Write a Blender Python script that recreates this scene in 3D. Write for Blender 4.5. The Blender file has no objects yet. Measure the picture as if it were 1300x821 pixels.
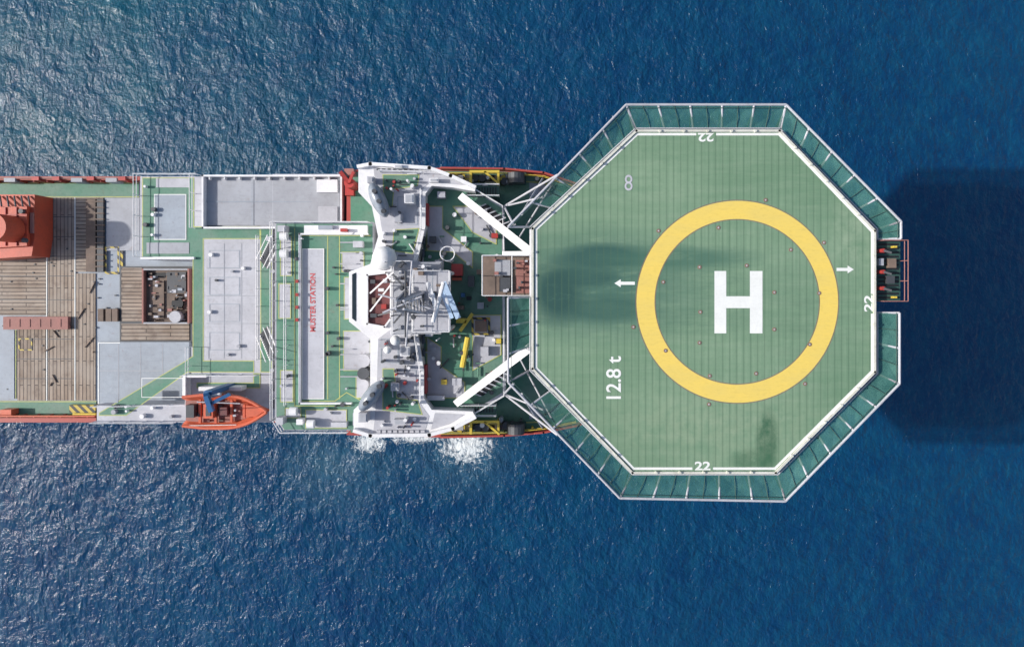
import bpy, bmesh, math, random
from mathutils import Vector, Matrix
random.seed(7)
sc=bpy.context.scene
sc.view_settings.view_transform='Standard'
try: sc.view_settings.look='None'
except Exception: pass
sc.view_settings.exposure=0
H=65.0; K=66.5/1300/45.0
# image pixel back-projected through the camera onto level z -> world metres
def P(px,py,z): 
    s=K*(H-z); return Vector(((px-650)*s,(365.5-py)*s,z))
# ---------- materials ----------
def newmat(name):
    m=bpy.data.materials.new(name); m.use_nodes=True
    nt=m.node_tree; b=nt.nodes['Principled BSDF']; return m,nt,b
def N(nt,t,**k):
    n=nt.nodes.new(t)
    for a,v in k.items(): setattr(n,a,v)
    return n
def geo(nt,scale=(1,1,1),rot=(0,0,0),loc=(0,0,0)):
    g=N(nt,'ShaderNodeNewGeometry'); m=N(nt,'ShaderNodeMapping')
    m.inputs['Scale'].default_value=scale; m.inputs['Rotation'].default_value=rot; m.inputs['Location'].default_value=loc
    nt.links.new(g.outputs['Position'],m.inputs['Vector']); return m.outputs['Vector']
def noise(nt,vec,scale,detail=5,rough=.6,lo=.35,hi=.65):
    n=N(nt,'ShaderNodeTexNoise'); n.inputs['Scale'].default_value=scale; n.inputs['Detail'].default_value=detail; n.inputs['Roughness'].default_value=rough
    nt.links.new(vec,n.inputs['Vector'])
    r=N(nt,'ShaderNodeMapRange'); r.inputs['From Min'].default_value=lo; r.inputs['From Max'].default_value=hi
    nt.links.new(n.outputs['Fac'],r.inputs['Value']); return r.outputs['Result']
def math_(nt,op,a,b=None):
    n=N(nt,'ShaderNodeMath',operation=op)
    for i,v in enumerate((a,b)):
        if v is None: continue
        if isinstance(v,(int,float)): n.inputs[i].default_value=v
        else: nt.links.new(v,n.inputs[i])
    return n.outputs[0]
def mix(nt,f,a,b):
    n=N(nt,'ShaderNodeMix',data_type='RGBA')
    if isinstance(f,(int,float)): n.inputs[0].default_value=f
    else: nt.links.new(f,n.inputs[0])
    for i,v in ((6,a),(7,b)):
        if isinstance(v,tuple): n.inputs[i].default_value=(v[0],v[1],v[2],1)
        else: nt.links.new(v,n.inputs[i])
    return n.outputs[2]
def paint(name,col,rough=.55,dirt=.35,scale=.5,dc=None,rust=0.0,metal=0,streak=(1,1,1)):
    m,nt,b=newmat(name)
    v=geo(nt,streak)
    dc=dc or tuple(c*.45 for c in col)
    f=math_(nt,'MULTIPLY',noise(nt,v,scale,8,.65,.38,.72),dirt)
    c=mix(nt,f,col,dc)
    f2=math_(nt,'MULTIPLY',noise(nt,v,scale*7,6,.7,.5,.75),dirt*.8)
    c=mix(nt,f2,c,tuple(x*.55 for x in col))
    f4=math_(nt,'MULTIPLY',noise(nt,geo(nt,(.5,4,1)),1.3,6,.75,.56,.75),dirt*.6)
    c=mix(nt,f4,c,tuple(x*.5+.03 for x in dc))
    if rust>0:
        f3=math_(nt,'MULTIPLY',noise(nt,geo(nt,(1,1,1),(0,0,0),(13,5,2)),1.6,8,.75,.6,.72),rust)
        c=mix(nt,f3,c,(.16,.06,.025))
    nt.links.new(c,b.inputs['Base Color']); b.inputs['Roughness'].default_value=rough; b.inputs['Metallic'].default_value=metal
    bp=N(nt,'ShaderNodeBump'); bp.inputs['Strength'].default_value=.25; bp.inputs['Distance'].default_value=.02
    nt.links.new(noise(nt,v,6,4,.6,0,1),bp.inputs['Height']); nt.links.new(bp.outputs[0],b.inputs['Normal'])
    return m
M={}
M['white']=paint('white_paint',(.78,.78,.80),.45,.35,.5,(.45,.43,.42),rust=.35)
M['line']=paint('white_marking',(.78,.79,.77),.6,.3,.9,(.5,.53,.48))
M['kerb']=paint('cream_kerb',(.64,.64,.58),.6,.5,1.2,(.35,.33,.25),rust=.4)
M['grey']=paint('grey_deck_paint',(.37,.385,.425),.6,.55,.35,(.22,.22,.24),rust=.4)
M['lgrey']=paint('light_grey_paint',(.48,.485,.53),.55,.55,.4,(.29,.29,.32),rust=.45)
M['bgrey']=paint('blue_grey_deck',(.32,.365,.425),.6,.5,.4,(.2,.21,.235),rust=.45)
M['dgrey']=paint('dark_steel',(.07,.075,.085),.5,.4,1)
M['black']=paint('black_opening',(.012,.014,.018),.6,.2,1)
M['green']=paint('green_walkway',(.075,.215,.145),.6,.75,.5,(.18,.25,.21),rust=.35)
M['yellow']=paint('yellow_paint',(.68,.50,.06),.5,.4,1,(.4,.3,.08))
M['yline']=paint('yellow_line',(.46,.48,.16),.6,.6,1.5,(.2,.28,.16))
M['orange']=paint('rescue_orange',(.62,.13,.065),.4,.45,1.5,(.38,.10,.06))
M['red']=paint('red_paint',(.42,.045,.04),.45,.5,1.2,(.2,.05,.04))
M['hull']=paint('hull_red',(.42,.07,.055),.45,.5,.6,(.25,.06,.05),rust=.4)
M['crane']=paint('crane_red',(.54,.085,.04),.45,.55,.9,(.28,.06,.04),rust=.4)
M['pink']=paint('faded_red_primer',(.34,.15,.13),.7,.5,.8,(.2,.11,.09),rust=.4)
M['brown']=paint('rusty_steel',(.20,.145,.115),.75,.7,1.2,(.09,.07,.06),rust=.5)
M['blue']=paint('davit_blue',(.03,.12,.28),.4,.4,1.5)
M['lblue']=paint('pale_blue_paint',(.45,.58,.75),.4,.3,1)
M['glass']=paint('dark_window_glass',(.02,.03,.04),.08,.1,1)
M['maroon']=paint('maroon_floor',(.16,.05,.05),.5,.5,2,(.05,.03,.03))
M['rtext']=paint('red_lettering',(.5,.06,.07),.6,.4,2,(.5,.25,.25))
M['grate']=paint('dark_green_steel',(.035,.09,.075),.6,.5,1)
M['dome']=paint('radome_white',(.76,.76,.76),.35,.2,1)
M['funnel']=paint('funnel_grey',(.28,.32,.38),.25,.5,1.2,(.05,.06,.08))
M['spot']=paint('tie_down_steel',(.24,.16,.12),.6,.5,2)
def wood(name,rot):
    m,nt,b=newmat(name)
    v=geo(nt,(1,1,1),(0,0,rot))
    br=N(nt,'ShaderNodeTexBrick'); br.inputs['Scale'].default_value=1
    br.inputs['Brick Width'].default_value=4.2; br.inputs['Row Height'].default_value=.32; br.inputs['Mortar Size'].default_value=.035
    br.inputs['Color1'].default_value=(.40,.32,.255,1); br.inputs['Color2'].default_value=(.25,.19,.145,1); br.inputs['Mortar'].default_value=(.06,.045,.04,1)
    nt.links.new(v,br.inputs['Vector'])
    vs=N(nt,'ShaderNodeMapping'); vs.inputs['Scale'].default_value=(.6,6,1); nt.links.new(v,vs.inputs['Vector'])
    c=mix(nt,math_(nt,'MULTIPLY',noise(nt,vs.outputs[0],1,6,.7,.4,.7),.5),br.outputs['Color'],(.15,.115,.09))
    c=mix(nt,math_(nt,'MULTIPLY',noise(nt,geo(nt),.35,6,.6,.40,.6),.5),c,(.38,.335,.29))
    c=mix(nt,math_(nt,'MULTIPLY',noise(nt,geo(nt,(1,1,1),(0,0,0),(9,3,0)),.8,6,.7,.54,.7),.6),c,(.12,.085,.07))
    c=mix(nt,math_(nt,'MULTIPLY',br.outputs['Fac'],.5),c,(.06,.045,.04))
    nt.links.new(c,b.inputs['Base Color']); b.inputs['Roughness'].default_value=.8
    bp=N(nt,'ShaderNodeBump'); bp.inputs['Strength'].default_value=.6; bp.inputs['Distance'].default_value=.03; bp.invert=True
    nt.links.new(br.outputs['Fac'],bp.inputs['Height']); nt.links.new(bp.outputs[0],b.inputs['Normal'])
    return m
M['woodx']=wood('wood_planks_fore_aft',0); M['woody']=wood('wood_planks_athwart',math.pi/2)
def hazard():
    m,nt,b=newmat('hazard_stripes'); w=N(nt,'ShaderNodeTexWave',wave_type='BANDS',bands_direction='DIAGONAL'); w.inputs['Scale'].default_value=.9
    nt.links.new(geo(nt),w.inputs['Vector']); f=math_(nt,'GREATER_THAN',w.outputs['Fac'],.5)
    nt.links.new(mix(nt,f,(.5,.38,.06),(.04,.04,.04)),b.inputs['Base Color']); return m
M['hazard']=hazard()
def netmat():
    m,nt,b=newmat('green_safety_net')
    b.inputs['Roughness'].default_value=.7
    c=mix(nt,noise(nt,geo(nt),.7,5,.6,.35,.65),(.035,.15,.12),(.075,.225,.185))
    nt.links.new(c,b.inputs['Base Color'])
    tr=N(nt,'ShaderNodeBsdfTransparent'); mx=N(nt,'ShaderNodeMixShader')
    f=math_(nt,'ADD',math_(nt,'MULTIPLY',noise(nt,geo(nt,(1,1,1),(0,0,0),(3,3,3)),2.0,5,.7,.3,.7),.2),.50)
    nt.links.new(f,mx.inputs[0]); nt.links.new(tr.outputs[0],mx.inputs[1]); nt.links.new(b.outputs[0],mx.inputs[2])
    nt.links.new(mx.outputs[0],nt.nodes['Material Output'].inputs['Surface']); return m
M['net']=netmat()
def ell(nt,c,rx,ry,soft=1.0):
    "elliptic falloff mask 1 at centre"
    g=geo(nt,(1/rx,1/ry,0),(0,0,0),(-c[0]/rx,-c[1]/ry,0))
    l=N(nt,'ShaderNodeVectorMath',operation='LENGTH'); nt.links.new(g,l.inputs[0])
    r=N(nt,'ShaderNodeMapRange'); r.inputs['From Min'].default_value=1; r.inputs['From Max'].default_value=1-soft; nt.links.new(l.outputs['Value'],r.inputs['Value'])
    return r.outputs['Result']
def helimat():
    m,nt,b=newmat('helideck_green_aluminium')
    c=mix(nt,noise(nt,geo(nt,(.5,.9,1)),.12,6,.6,.35,.65),(.135,.235,.145),(.20,.305,.20))
    c=mix(nt,math_(nt,'MULTIPLY',noise(nt,geo(nt,(.25,3,1)),.6,7,.7,.45,.75),.5),c,(.27,.35,.25))
    c=mix(nt,math_(nt,'MULTIPLY',noise(nt,geo(nt,(5,.10,1)),1.0,5,.7,.38,.7),.55),c,(.105,.20,.12))
    c=mix(nt,math_(nt,'MULTIPLY',noise(nt,geo(nt),2.5,8,.75,.5,.75),.35),c,(.09,.17,.10))
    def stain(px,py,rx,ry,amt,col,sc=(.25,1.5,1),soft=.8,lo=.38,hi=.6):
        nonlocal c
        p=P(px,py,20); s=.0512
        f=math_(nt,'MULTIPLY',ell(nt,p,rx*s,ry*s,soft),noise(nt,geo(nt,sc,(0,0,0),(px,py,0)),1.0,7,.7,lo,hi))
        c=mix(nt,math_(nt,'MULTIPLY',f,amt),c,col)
    # tyre-rubber and soot smears where helicopters land
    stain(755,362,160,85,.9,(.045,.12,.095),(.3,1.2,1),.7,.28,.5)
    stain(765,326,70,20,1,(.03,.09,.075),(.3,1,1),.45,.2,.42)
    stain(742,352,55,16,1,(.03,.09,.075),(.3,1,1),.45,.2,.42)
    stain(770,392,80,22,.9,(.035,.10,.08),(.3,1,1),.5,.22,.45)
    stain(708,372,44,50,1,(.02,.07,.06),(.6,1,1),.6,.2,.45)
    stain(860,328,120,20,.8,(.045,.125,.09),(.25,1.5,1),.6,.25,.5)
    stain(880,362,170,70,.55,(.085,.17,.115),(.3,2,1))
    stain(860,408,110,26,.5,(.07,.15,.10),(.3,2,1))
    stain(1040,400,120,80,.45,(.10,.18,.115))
    stain(974,560,17,48,1,(.045,.12,.065),(1,.3,1),.45,.25,.45)
    stain(956,584,34,18,.8,(.05,.13,.07),(1,1,1),.5,.25,.45)
    stain(760,560,120,90,.35,(.10,.19,.11))
    stain(800,230,140,60,.35,(.27,.37,.25),(.4,1,1))
    stain(1080,300,40,70,.55,(.30,.38,.27),(1,1,1))
    stain(900,540,220,70,.5,(.27,.34,.23),(1,1,1))
    sx=N(nt,'ShaderNodeSeparateXYZ'); nt.links.new(geo(nt),sx.inputs[0])
    a=math_(nt,'FRACT',math_(nt,'MULTIPLY',sx.outputs[0],2.2)); seam=math_(nt,'LESS_THAN',a,.2)
    c=mix(nt,math_(nt,'MULTIPLY',seam,.36),c,(.06,.12,.07))
    nt.links.new(c,b.inputs['Base Color']); b.inputs['Roughness'].default_value=.55
    bp=N(nt,'ShaderNodeBump'); bp.inputs['Strength'].default_value=.3; bp.inputs['Distance'].default_value=.02
    nt.links.new(a,bp.inputs['Height']); nt.links.new(bp.outputs[0],b.inputs['Normal'])
    return m
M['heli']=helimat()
M['ring']=paint('touchdown_yellow',(.76,.56,.12),.6,.35,.6,(.55,.46,.17),streak=(.6,1.6,1))
# sea
def seamat():
    m,nt,b=newmat('sea_water')
    c=mix(nt,noise(nt,geo(nt,(.6,1,1)),.035,5,.6,.3,.7),(.001,.027,.095),(.0015,.044,.115))
    c=mix(nt,math_(nt,'MULTIPLY',noise(nt,geo(nt,(1,.6,1),(0,0,.5)),.5,6,.65,.4,.75),.45),c,(.004,.075,.145))
    c=mix(nt,math_(nt,'MULTIPLY',noise(nt,geo(nt,(1.5,.5,1),(0,0,.35)),1.6,6,.7,.5,.75),.5),c,(.008,.10,.17))
    # brighter teal astern: sky reflection and sun scatter painted into the water colour
    c=mix(nt,math_(nt,'MULTIPLY',math_(nt,'MULTIPLY',ell(nt,(-60,32),64,44,1.0),noise(nt,geo(nt),.12,6,.6,.25,.6)),.8),c,(.008,.11,.14))
    def foam(px,py,rx,ry,thr):
        p=P(px,py,0); s=.0739
        e=ell(nt,p,rx*s,ry*s,1.0)
        n=N(nt,'ShaderNodeTexNoise'); n.inputs['Scale'].default_value=1.6; n.inputs['Detail'].default_value=12; n.inputs['Roughness'].default_value=.75; n.inputs['Distortion'].default_value=1.6
        nt.links.new(geo(nt),n.inputs['Vector'])
        v=math_(nt,'ADD',math_(nt,'MULTIPLY',e,.40),n.outputs['Fac'])
        r=N(nt,'ShaderNodeMapRange'); r.inputs['From Min'].default_value=thr; r.inputs['From Max'].default_value=thr+.12; nt.links.new(v,r.inputs['Value'])
        return math_(nt,'MULTIPLY',r.outputs['Result'],math_(nt,'GREATER_THAN',e,.02))
    f=foam(592,566,60,42,.69)
    f=math_(nt,'MAXIMUM',f,foam(468,560,42,26,.69))
    f=math_(nt,'MAXIMUM',f,foam(530,557,90,14,.75))
    f=math_(nt,'MULTIPLY',f,.85)
    aer_mist=math_(nt,'MULTIPLY',ell(nt,P(590,575,0),6.5,5),.45)
    aer_mist=math_(nt,'MAXIMUM',aer_mist,math_(nt,'MULTIPLY',math_(nt,'MULTIPLY',ell(nt,P(430,594,0),7,5),noise(nt,geo(nt),.3,5,.6,.2,.6)),.6))  # aft patch stands in for mist beside the hull, painted as paler water
    c=mix(nt,aer_mist,c,(.06,.15,.21)); c=mix(nt,f,c,(.75,.8,.82))
    nt.links.new(c,b.inputs['Base Color'])
    nt.links.new(math_(nt,'ADD',math_(nt,'MULTIPLY',f,.5),.15),b.inputs['Roughness']); b.inputs['IOR'].default_value=1.33
    h=None
    for sc_,amp,st,ro in ((.16,.55,(1,1.0,1),.35),(.5,.32,(.8,1.2,1),.9),(1.4,.17,(1.3,.7,1),.3),(4,.055,(1.3,.8,1),.2),(9,.018,(1,1,1),.2)):
        n=N(nt,'ShaderNodeTexNoise'); n.inputs['Scale'].default_value=sc_; n.inputs['Detail'].default_value=4; n.inputs['Roughness'].default_value=.6; n.inputs['Distortion'].default_value=.4
        nt.links.new(geo(nt,st,(0,0,ro)),n.inputs['Vector'])
        t=math_(nt,'MULTIPLY',n.outputs['Fac'],amp); h=t if h is None else math_(nt,'ADD',h,t)
    bp=N(nt,'ShaderNodeBump'); bp.inputs['Strength'].default_value=1; bp.inputs['Distance'].default_value=1.0
    nt.links.new(h,bp.inputs['Height']); nt.links.new(bp.outputs[0],b.inputs['Normal'])
    return m
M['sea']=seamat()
# ---------- builders ----------
B={}; ROOT={}
def root(n):
    if n not in ROOT:
        e=bpy.data.objects.new(n,None); sc.collection.objects.link(e); ROOT[n]=e
    return ROOT[n]
def bm_(g,part,mat):
    k=(g,part,mat)
    if k not in B: B[k]=bmesh.new()
    return B[k]
CUR=['ship']
def W(g): CUR[0]=g
def prism(part,mat,poly,z1,z0=None,g=None):
    b=bm_(g or CUR[0],part,mat)
    pts=[P(x,y,z1) for x,y in poly]
    a=sum(pts[i].x*pts[(i+1)%len(pts)].y-pts[(i+1)%len(pts)].x*pts[i].y for i in range(len(pts)))
    if a<0: pts.reverse()
    top=[b.verts.new(p) for p in pts]; b.faces.new(top)
    if z0 is not None:
        bot=[b.verts.new((p.x,p.y,z0)) for p in pts]; b.faces.new(bot[::-1])
        n=len(pts)
        for i in range(n):
            j=(i+1)%n; b.faces.new((bot[i],bot[j],top[j],top[i]))
def rect(x0,y0,x1,y1): return [(x0,y0),(x1,y0),(x1,y1),(x0,y1)]
def box(part,mat,x0,y0,x1,y1,z1,z0=None,g=None): prism(part,mat,rect(x0,y0,x1,y1),z1,z0,g)
def tube3(part,mat,a,c,r,r2=None,seg=8,g=None):
    b=bm_(g or CUR[0],part,mat); a=Vector(a); c=Vector(c); d=c-a
    if d.length<1e-5: return
    q=d.to_track_quat('Z','Y'); r2=r if r2 is None else r2
    A=[];C=[]
    for i in range(seg):
        t=2*math.pi*(i+.5)/seg; o=Vector((math.cos(t),math.sin(t),0))
        A.append(b.verts.new(a+q@(o*r))); C.append(b.verts.new(c+q@(o*r2)))
    for i in range(seg):
        j=(i+1)%seg; b.faces.new((A[i],A[j],C[j],C[i]))
    b.faces.new(A[::-1]); b.faces.new(C)
def tube(part,mat,x0,y0,z0,x1,y1,z1,r,r2=None,seg=8,g=None): tube3(part,mat,P(x0,y0,z0),P(x1,y1,z1),r,r2,seg,g)
def beam(part,mat,x0,y0,z0,x1,y1,z1,w,h,g=None):
    b=bm_(g or CUR[0],part,mat); a=P(x0,y0,z0); c=P(x1,y1,z1); d=(c-a).normalized()
    s=d.cross(Vector((0,0,1))); s=s.normalized() if s.length>1e-4 else Vector((1,0,0)); u=s.cross(d).normalized()
    V=[]
    for p in (a,c):
        V.append([b.verts.new(p+s*w/2*i+u*h/2*j) for i,j in ((-1,-1),(1,-1),(1,1),(-1,1))])
    for i in range(4):
        j=(i+1)%4; b.faces.new((V[0][i],V[0][j],V[1][j],V[1][i]))
    b.faces.new(V[0][::-1]); b.faces.new(V[1])
def cyl(part,mat,x,y,z1,z0,r,seg=20,g=None,r2=None):
    p=P(x,y,z1); tube3(part,mat,(p.x,p.y,z0),(p.x,p.y,z1),r,r2,seg,g)
def ball(part,mat,x,y,z,rx,ry,rz,g=None,rot=0,seg=24):
    b=bm_(g or CUR[0],part,mat)
    m=Matrix.Translation(P(x,y,z))@Matrix.Rotation(rot,4,'Z')@Matrix.Diagonal((rx,ry,rz,1))
    bmesh.ops.create_uvsphere(b,u_segments=seg,v_segments=seg//2,radius=1,matrix=m)
def rail(pts,z,mat='white',h=1.05,g=None,r=.03,part='railing',step=1.5,closed=False):
    if closed: pts=pts+[pts[0]]
    for (x0,y0),(x1,y1) in zip(pts,pts[1:]):
        a=P(x0,y0,z); c=P(x1,y1,z); L=(c-a).length; n=max(1,round(L/step))
        for hh in (h,h*.55):
            o=Vector((0,0,hh)); tube3(part,mat,a+o,c+o,r,seg=6,g=g)
        for i in range(n+1):
            p=a.lerp(c,i/n); tube3(part,mat,p,p+Vector((0,0,h)),r,seg=5,g=g)
def line(part,mat,pts,w,z,closed=False,g=None):
    "painted line, w in image pixels"
    if closed: pts=pts+[pts[0]]
    for k,((x0,y0),(x1,y1)) in enumerate(zip(pts,pts[1:])):
        d=Vector((x1-x0,y1-y0)); 
        if d.length==0: continue
        d.normalize(); n=Vector((-d.y,d.x))*w/2; e=d*w/2*.98
        zz=z+.0015*(k%2)
        prism(part,mat,[(x0-e.x+n.x,y0-e.y+n.y),(x1+e.x+n.x,y1+e.y+n.y),(x1+e.x-n.x,y1+e.y-n.y),(x0-e.x-n.x,y0-e.y-n.y)],zz,g=g)
def wall(pts,zb,h,mat='white',t=.12,part='bulwark',g=None,closed=False):
    if closed: pts=pts+[pts[0]]
    for (x0,y0),(x1,y1) in zip(pts,pts[1:]):
        a=P(x0,y0,zb+h); c=P(x1,y1,zb+h)
        b=bm_(g or CUR[0],part,mat); d=(c-a).normalized(); s=Vector((-d.y,d.x,0))*t/2; a=a-d*t/2*.97; c=c+d*t/2*.97
        T=[a+s,a-s,c-s,c+s]; dn=Vector((0,0,-h))
        v=[b.verts.new(p) for p in T]; w=[b.verts.new(p+dn) for p in T]
        b.faces.new(v); b.faces.new(w[::-1])
        for i in range(4):
            j=(i+1)%4; b.faces.new((w[i],w[j],v[j],v[i]))
def text(g,name,s,cx,cy,z,length,height,rot,mat,bold=.02):
    cu=bpy.data.curves.new(name,'FONT'); cu.body=s; cu.align_x='CENTER'; cu.align_y='CENTER'; cu.offset=bold
    o=bpy.data.objects.new(name,cu); sc.collection.objects.link(o); o.parent=root(g)
    cu.materials.append(M[mat]); bpy.context.view_layer.update()
    k=K*(H-z); dx,dy=o.dimensions.x,o.dimensions.y
    o.scale=(length*k/dx,height*k/dy,1); o.rotation_euler=(0,0,math.radians(rot)); p=P(cx,cy,z)
    bb=[Vector(c) for c in o.bound_box]; c=(bb[0]+bb[6])/2; c=Vector((c.x*o.scale.x,c.y*o.scale.y,0)); c.rotate(o.rotation_euler)
    o.location=p-c
# ================= SEA =================
me=bpy.data.meshes.new('sea'); S=4000
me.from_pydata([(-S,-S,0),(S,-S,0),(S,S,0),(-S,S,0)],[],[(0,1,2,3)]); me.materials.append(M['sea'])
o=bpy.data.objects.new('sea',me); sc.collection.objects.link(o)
# ================= SHIP =================
W('offshore_support_ship')
ZD=5.0;ZB=8.0;ZC=11.5;ZE=13.0;ZR=14.4;ZF=9.0
b=bm_(CUR[0],'hull','hull')
def hull(sections):
    rings=[]
    for pts in sections: rings.append([b.verts.new(p) for p in pts])
    for r0,r1 in zip(rings,rings[1:]):
        n=len(r0)
        for i in range(n):
            j=(i+1)%n; b.faces.new((r0[i],r0[j],r1[j],r1[i]))
    b.faces.new(rings[-1]); b.faces.new(rings[0][::-1])
s5=K*60
yt=(365.5-224)*s5; yb=(365.5-536)*s5
hull([[Vector((-72,yb+.6,-1)),Vector((-8,yb+.6,-1)),Vector((-8,yt-.6,-1)),Vector((-72,yt-.6,-1))],
      [Vector((-73,yb,ZD-.02)),Vector((-8,yb,ZD-.02)),Vector((-8,yt,ZD-.02)),Vector((-73,yt,ZD-.02))]])
top=[(440,216),(560,213),(640,214),(690,219),(735,234),(800,262),(870,305),(920,350),(935,384),(920,418),(870,462),(800,505),(735,540),(690,549),(640,553),(560,555),(440,552)]
T=[P(x,y,ZF) for x,y in top][::-1]
def shr(p,f,z,dx): return Vector((p.x*(1)-dx*max(0,(p.x+2))/20, -.6+(p.y+.6)*f, z))
hull([[shr(p,.86,-1,5) for p in T],[shr(p,.95,4,2.5) for p in T],[Vector((p.x,p.y,ZF-.01)) for p in T]])
inner=[(445,219),(560,217),(640,218),(690,223),(733,238),(798,266),(867,308),(915,352),(930,384),(915,416),(867,459),(798,501),(733,536),(690,545),(640,549),(560,551),(445,549)]
prism('foredeck','green',inner,ZF+.01)
wall(top[1:-1],ZF,.8,'hull',.14)
rail([(560,222),(640,222),(690,226),(730,240)],ZF,'yellow'); rail([(560,547),(640,546),(690,541),(730,533)],ZF,'yellow')
for pts in ([(575,226),(690,232),(715,245)],[(575,541),(690,535),(715,525)]): line('walkway_line','yline',pts,1.6,ZF+.03)
prism('deck_panel','grey',[(560,222),(640,222),(636,232),(560,230)],ZF+.018); prism('deck_panel','grey',[(560,546),(650,545),(668,536),(636,534),(560,538)],ZF+.018)
prism('deck_panel','bgrey',[(672,232),(700,236),(716,250),(672,250)],ZF+.018); prism('deck_panel','bgrey',[(672,512),(716,512),(700,528),(672,532)],ZF+.018)
for (x,y) in [(603,226),(612,226),(640,230),(648,230),(606,543),(616,543),(642,540),(650,540),(700,238),(700,530)]:
    cyl('bollard','dgrey',x,y,ZF+.8,ZF,.28)
for y in (226,543):
    box('mooring_frame','yellow',596,y-9,599,y+8,ZF+1.6,ZF); box('mooring_frame','yellow',631,y-8,634,y+8,ZF+1.6,ZF)
    beam('mooring_frame','yellow',596,y-8,ZF+1.6,634,y-8,ZF+1.6,.2,.2); beam('mooring_frame','yellow',615,y-8,ZF+1.6,634,y+8,ZF+1.6,.15,.2)
    tube('winch_drum','dgrey',655,y-6,ZF+.9,655,y+7,ZF+.9,.7,seg=16); box('winch_base','grate',645,y-7,668,y+8,ZF+.4,ZF)
    box('deck_opening','black',603,y-4,628,y+4,ZF+.045)
    box('hatch','hazard',570,y-5,590,y+5,ZF+.4,ZF); box('hatch_lid','grey',572,y-3,588,y+3,ZF+.43,ZF+.4)
for k in range(30):
    x=random.uniform(565,715); y=random.choice([random.uniform(222,236),random.uniform(532,545)])
    cyl('deck_fitting',random.choice(['white','dgrey','red','yellow','lgrey']),x,y if x<690 else (242 if y<300 else 526),ZF+random.uniform(.3,1),ZF,random.uniform(.08,.2),10)
# ---- aft working deck ----
box('deck_plating','bgrey',-450,226,345,534,ZD)
box('timber_deck','woodx',-450,251,58,400,ZD+.08,ZD); box('timber_deck','woody',60.5,251,94,508,ZD+.08,ZD)
box('timber_deck','woodx',96,251,131,345,ZD+.08,ZD)
box('timber_deck','woody',96,347,121,508,ZD+.08,ZD)
box('timber_deck','woody',22,402,58,508,ZD+.08,ZD)
box('timber_deck_slot','brown',109,253,121,345,ZD+.35,ZD+.08); box('timber_deck_slot','dgrey',123,253,131,345,ZD+.3,ZD+.08)
for i in range(12): box('slot_rib','brown',109,255+i*7.5,131,256.5+i*7.5,ZD+.41,ZD+.1)
for y in (275,300,325,350,380,430,455,480):
    box('deck_strap','dgrey',-450,y,94,y+.8,ZD+.09)
for x in (59.2,95): box('deck_seam','line',x-.6,251,x+.6,508,ZD+.115,ZD)
box('deck_seam','yline',19.5,418,20.5,506,ZD+.1)
box('steel_plate','bgrey',-100,419,18,506,ZD+.13,ZD)
box('steel_plate','grey',135,252,177,318,ZD+.16,ZD)
box('steel_plate','bgrey',124,434,240,512,ZD+.5,ZD)
for x in (150,178,206): box('panel_seam','grey',x,436,x+.8,510,ZD+.51)
box('panel_seam','grey',126,470,240,470.8,ZD+.515)
line('plate_edge','line',[(125,512),(125,435),(152,435)],1.2,ZD+.52)
box('skid_beam','pink',4,402,86,418,ZD+.5,ZD); 
for i in range(6): box('skid_lug','pink',10+i*13,405,12+i*13,415,ZD+.54,ZD+.5)
box('hatch_frame','dgrey',152,338,246,434,ZD+.25,ZD)
box('hatch_timber','woodx',154,340,180,408,ZD+.32,ZD+.25); box('hatch_timber','woodx',154,411,240,432,ZD+.32,ZD+.25)
box('hatch_well','brown',183,343,238,409,ZD+.27)
for x in (181,239): box('hatch_coaming','pink',x-1,341,x+1,410,ZD+.8,ZD+.25)
for y in (342,410): box('hatch_coaming','grey',182,y-1,238,y+1,ZD+.8,ZD+.25)
box('hatch_part','black',186,346,210,352,ZD+.3); box('hatch_part','dgrey',212,345,236,372,ZD+.5,ZD+.28); box('hatch_part','brown',190,356,208,404,ZD+.4,ZD+.28)
cyl('hatch_part','lgrey',222,402,ZD+1,ZD+.3,.5); cyl('hatch_part','black',225,385,ZD+.5,ZD+.3,.5)
for k in range(60):
    x=random.uniform(186,236); y=random.uniform(345,407); box('hatch_part',random.choice(['dgrey','brown','lgrey','brown','brown','pink','bgrey']),x,y,min(238,x+random.uniform(1,6)),min(409,y+random.uniform(.6,4)),ZD+random.uniform(.5,.7),ZD+.3)
for p in ((135,345,150,348),(152,318,156,338)): box('hazard_edge','hazard',*p,ZD+.12)
for (x,y) in ((124,392),(134,392),(142,392)): box('deck_fitting','brown',x,y,x+7,y+16,ZD+.5,ZD)
line('hazard_box','hazard',[(134,314),(150,314),(150,346),(134,346)],2,ZD+.18,True)
line('hazard_box','hazard',[(24,430),(40,430),(40,444),(24,444)],1.6,ZD+.12,True)
for (y0,y1) in ((233,249),(510,526)):
    box('side_walkway','green',-450,y0,176 if y0<300 else 122,y1,ZD+.06,ZD)
for y in (250,232.5,509.5,526.5): box('walkway_line','yline',-450,y-.6,176 if y<300 else 122,y+.6,ZD+.09,ZD)
wall([(-450,227),(176,227)],ZD,1.0,'hull',.2); wall([(-450,532),(120,532)],ZD,1.0,'hull',.25)
box('bulwark_cap','pink',-450,225,170,227,ZD+1.15,ZD+1.0); box('cargo_rail','orange',-450,527.5,120,529,ZD+1.4,ZD+1.1)
for i in range(14):
    x=-60+i*17; box('bulwark_stay','hull',x,228.5,x+1.2,231,ZD+.9,ZD); box('bulwark_stay','hull',x,527,x+1.2,531,ZD+.9,ZD)
for x in (40,66,110,150): box('bulwark_fitting','red',x,224,x+9,229,ZD+1.3,ZD)
for x in (5,90,134): box('bulwark_fitting','grey',x,226,x+14,231,ZD+1.2,ZD)
box('hazard_step','hazard',88,514,121,524,ZD+.6,ZD); box('hazard_step','yellow',92,524.5,121,528,ZD+.9,ZD)
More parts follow.
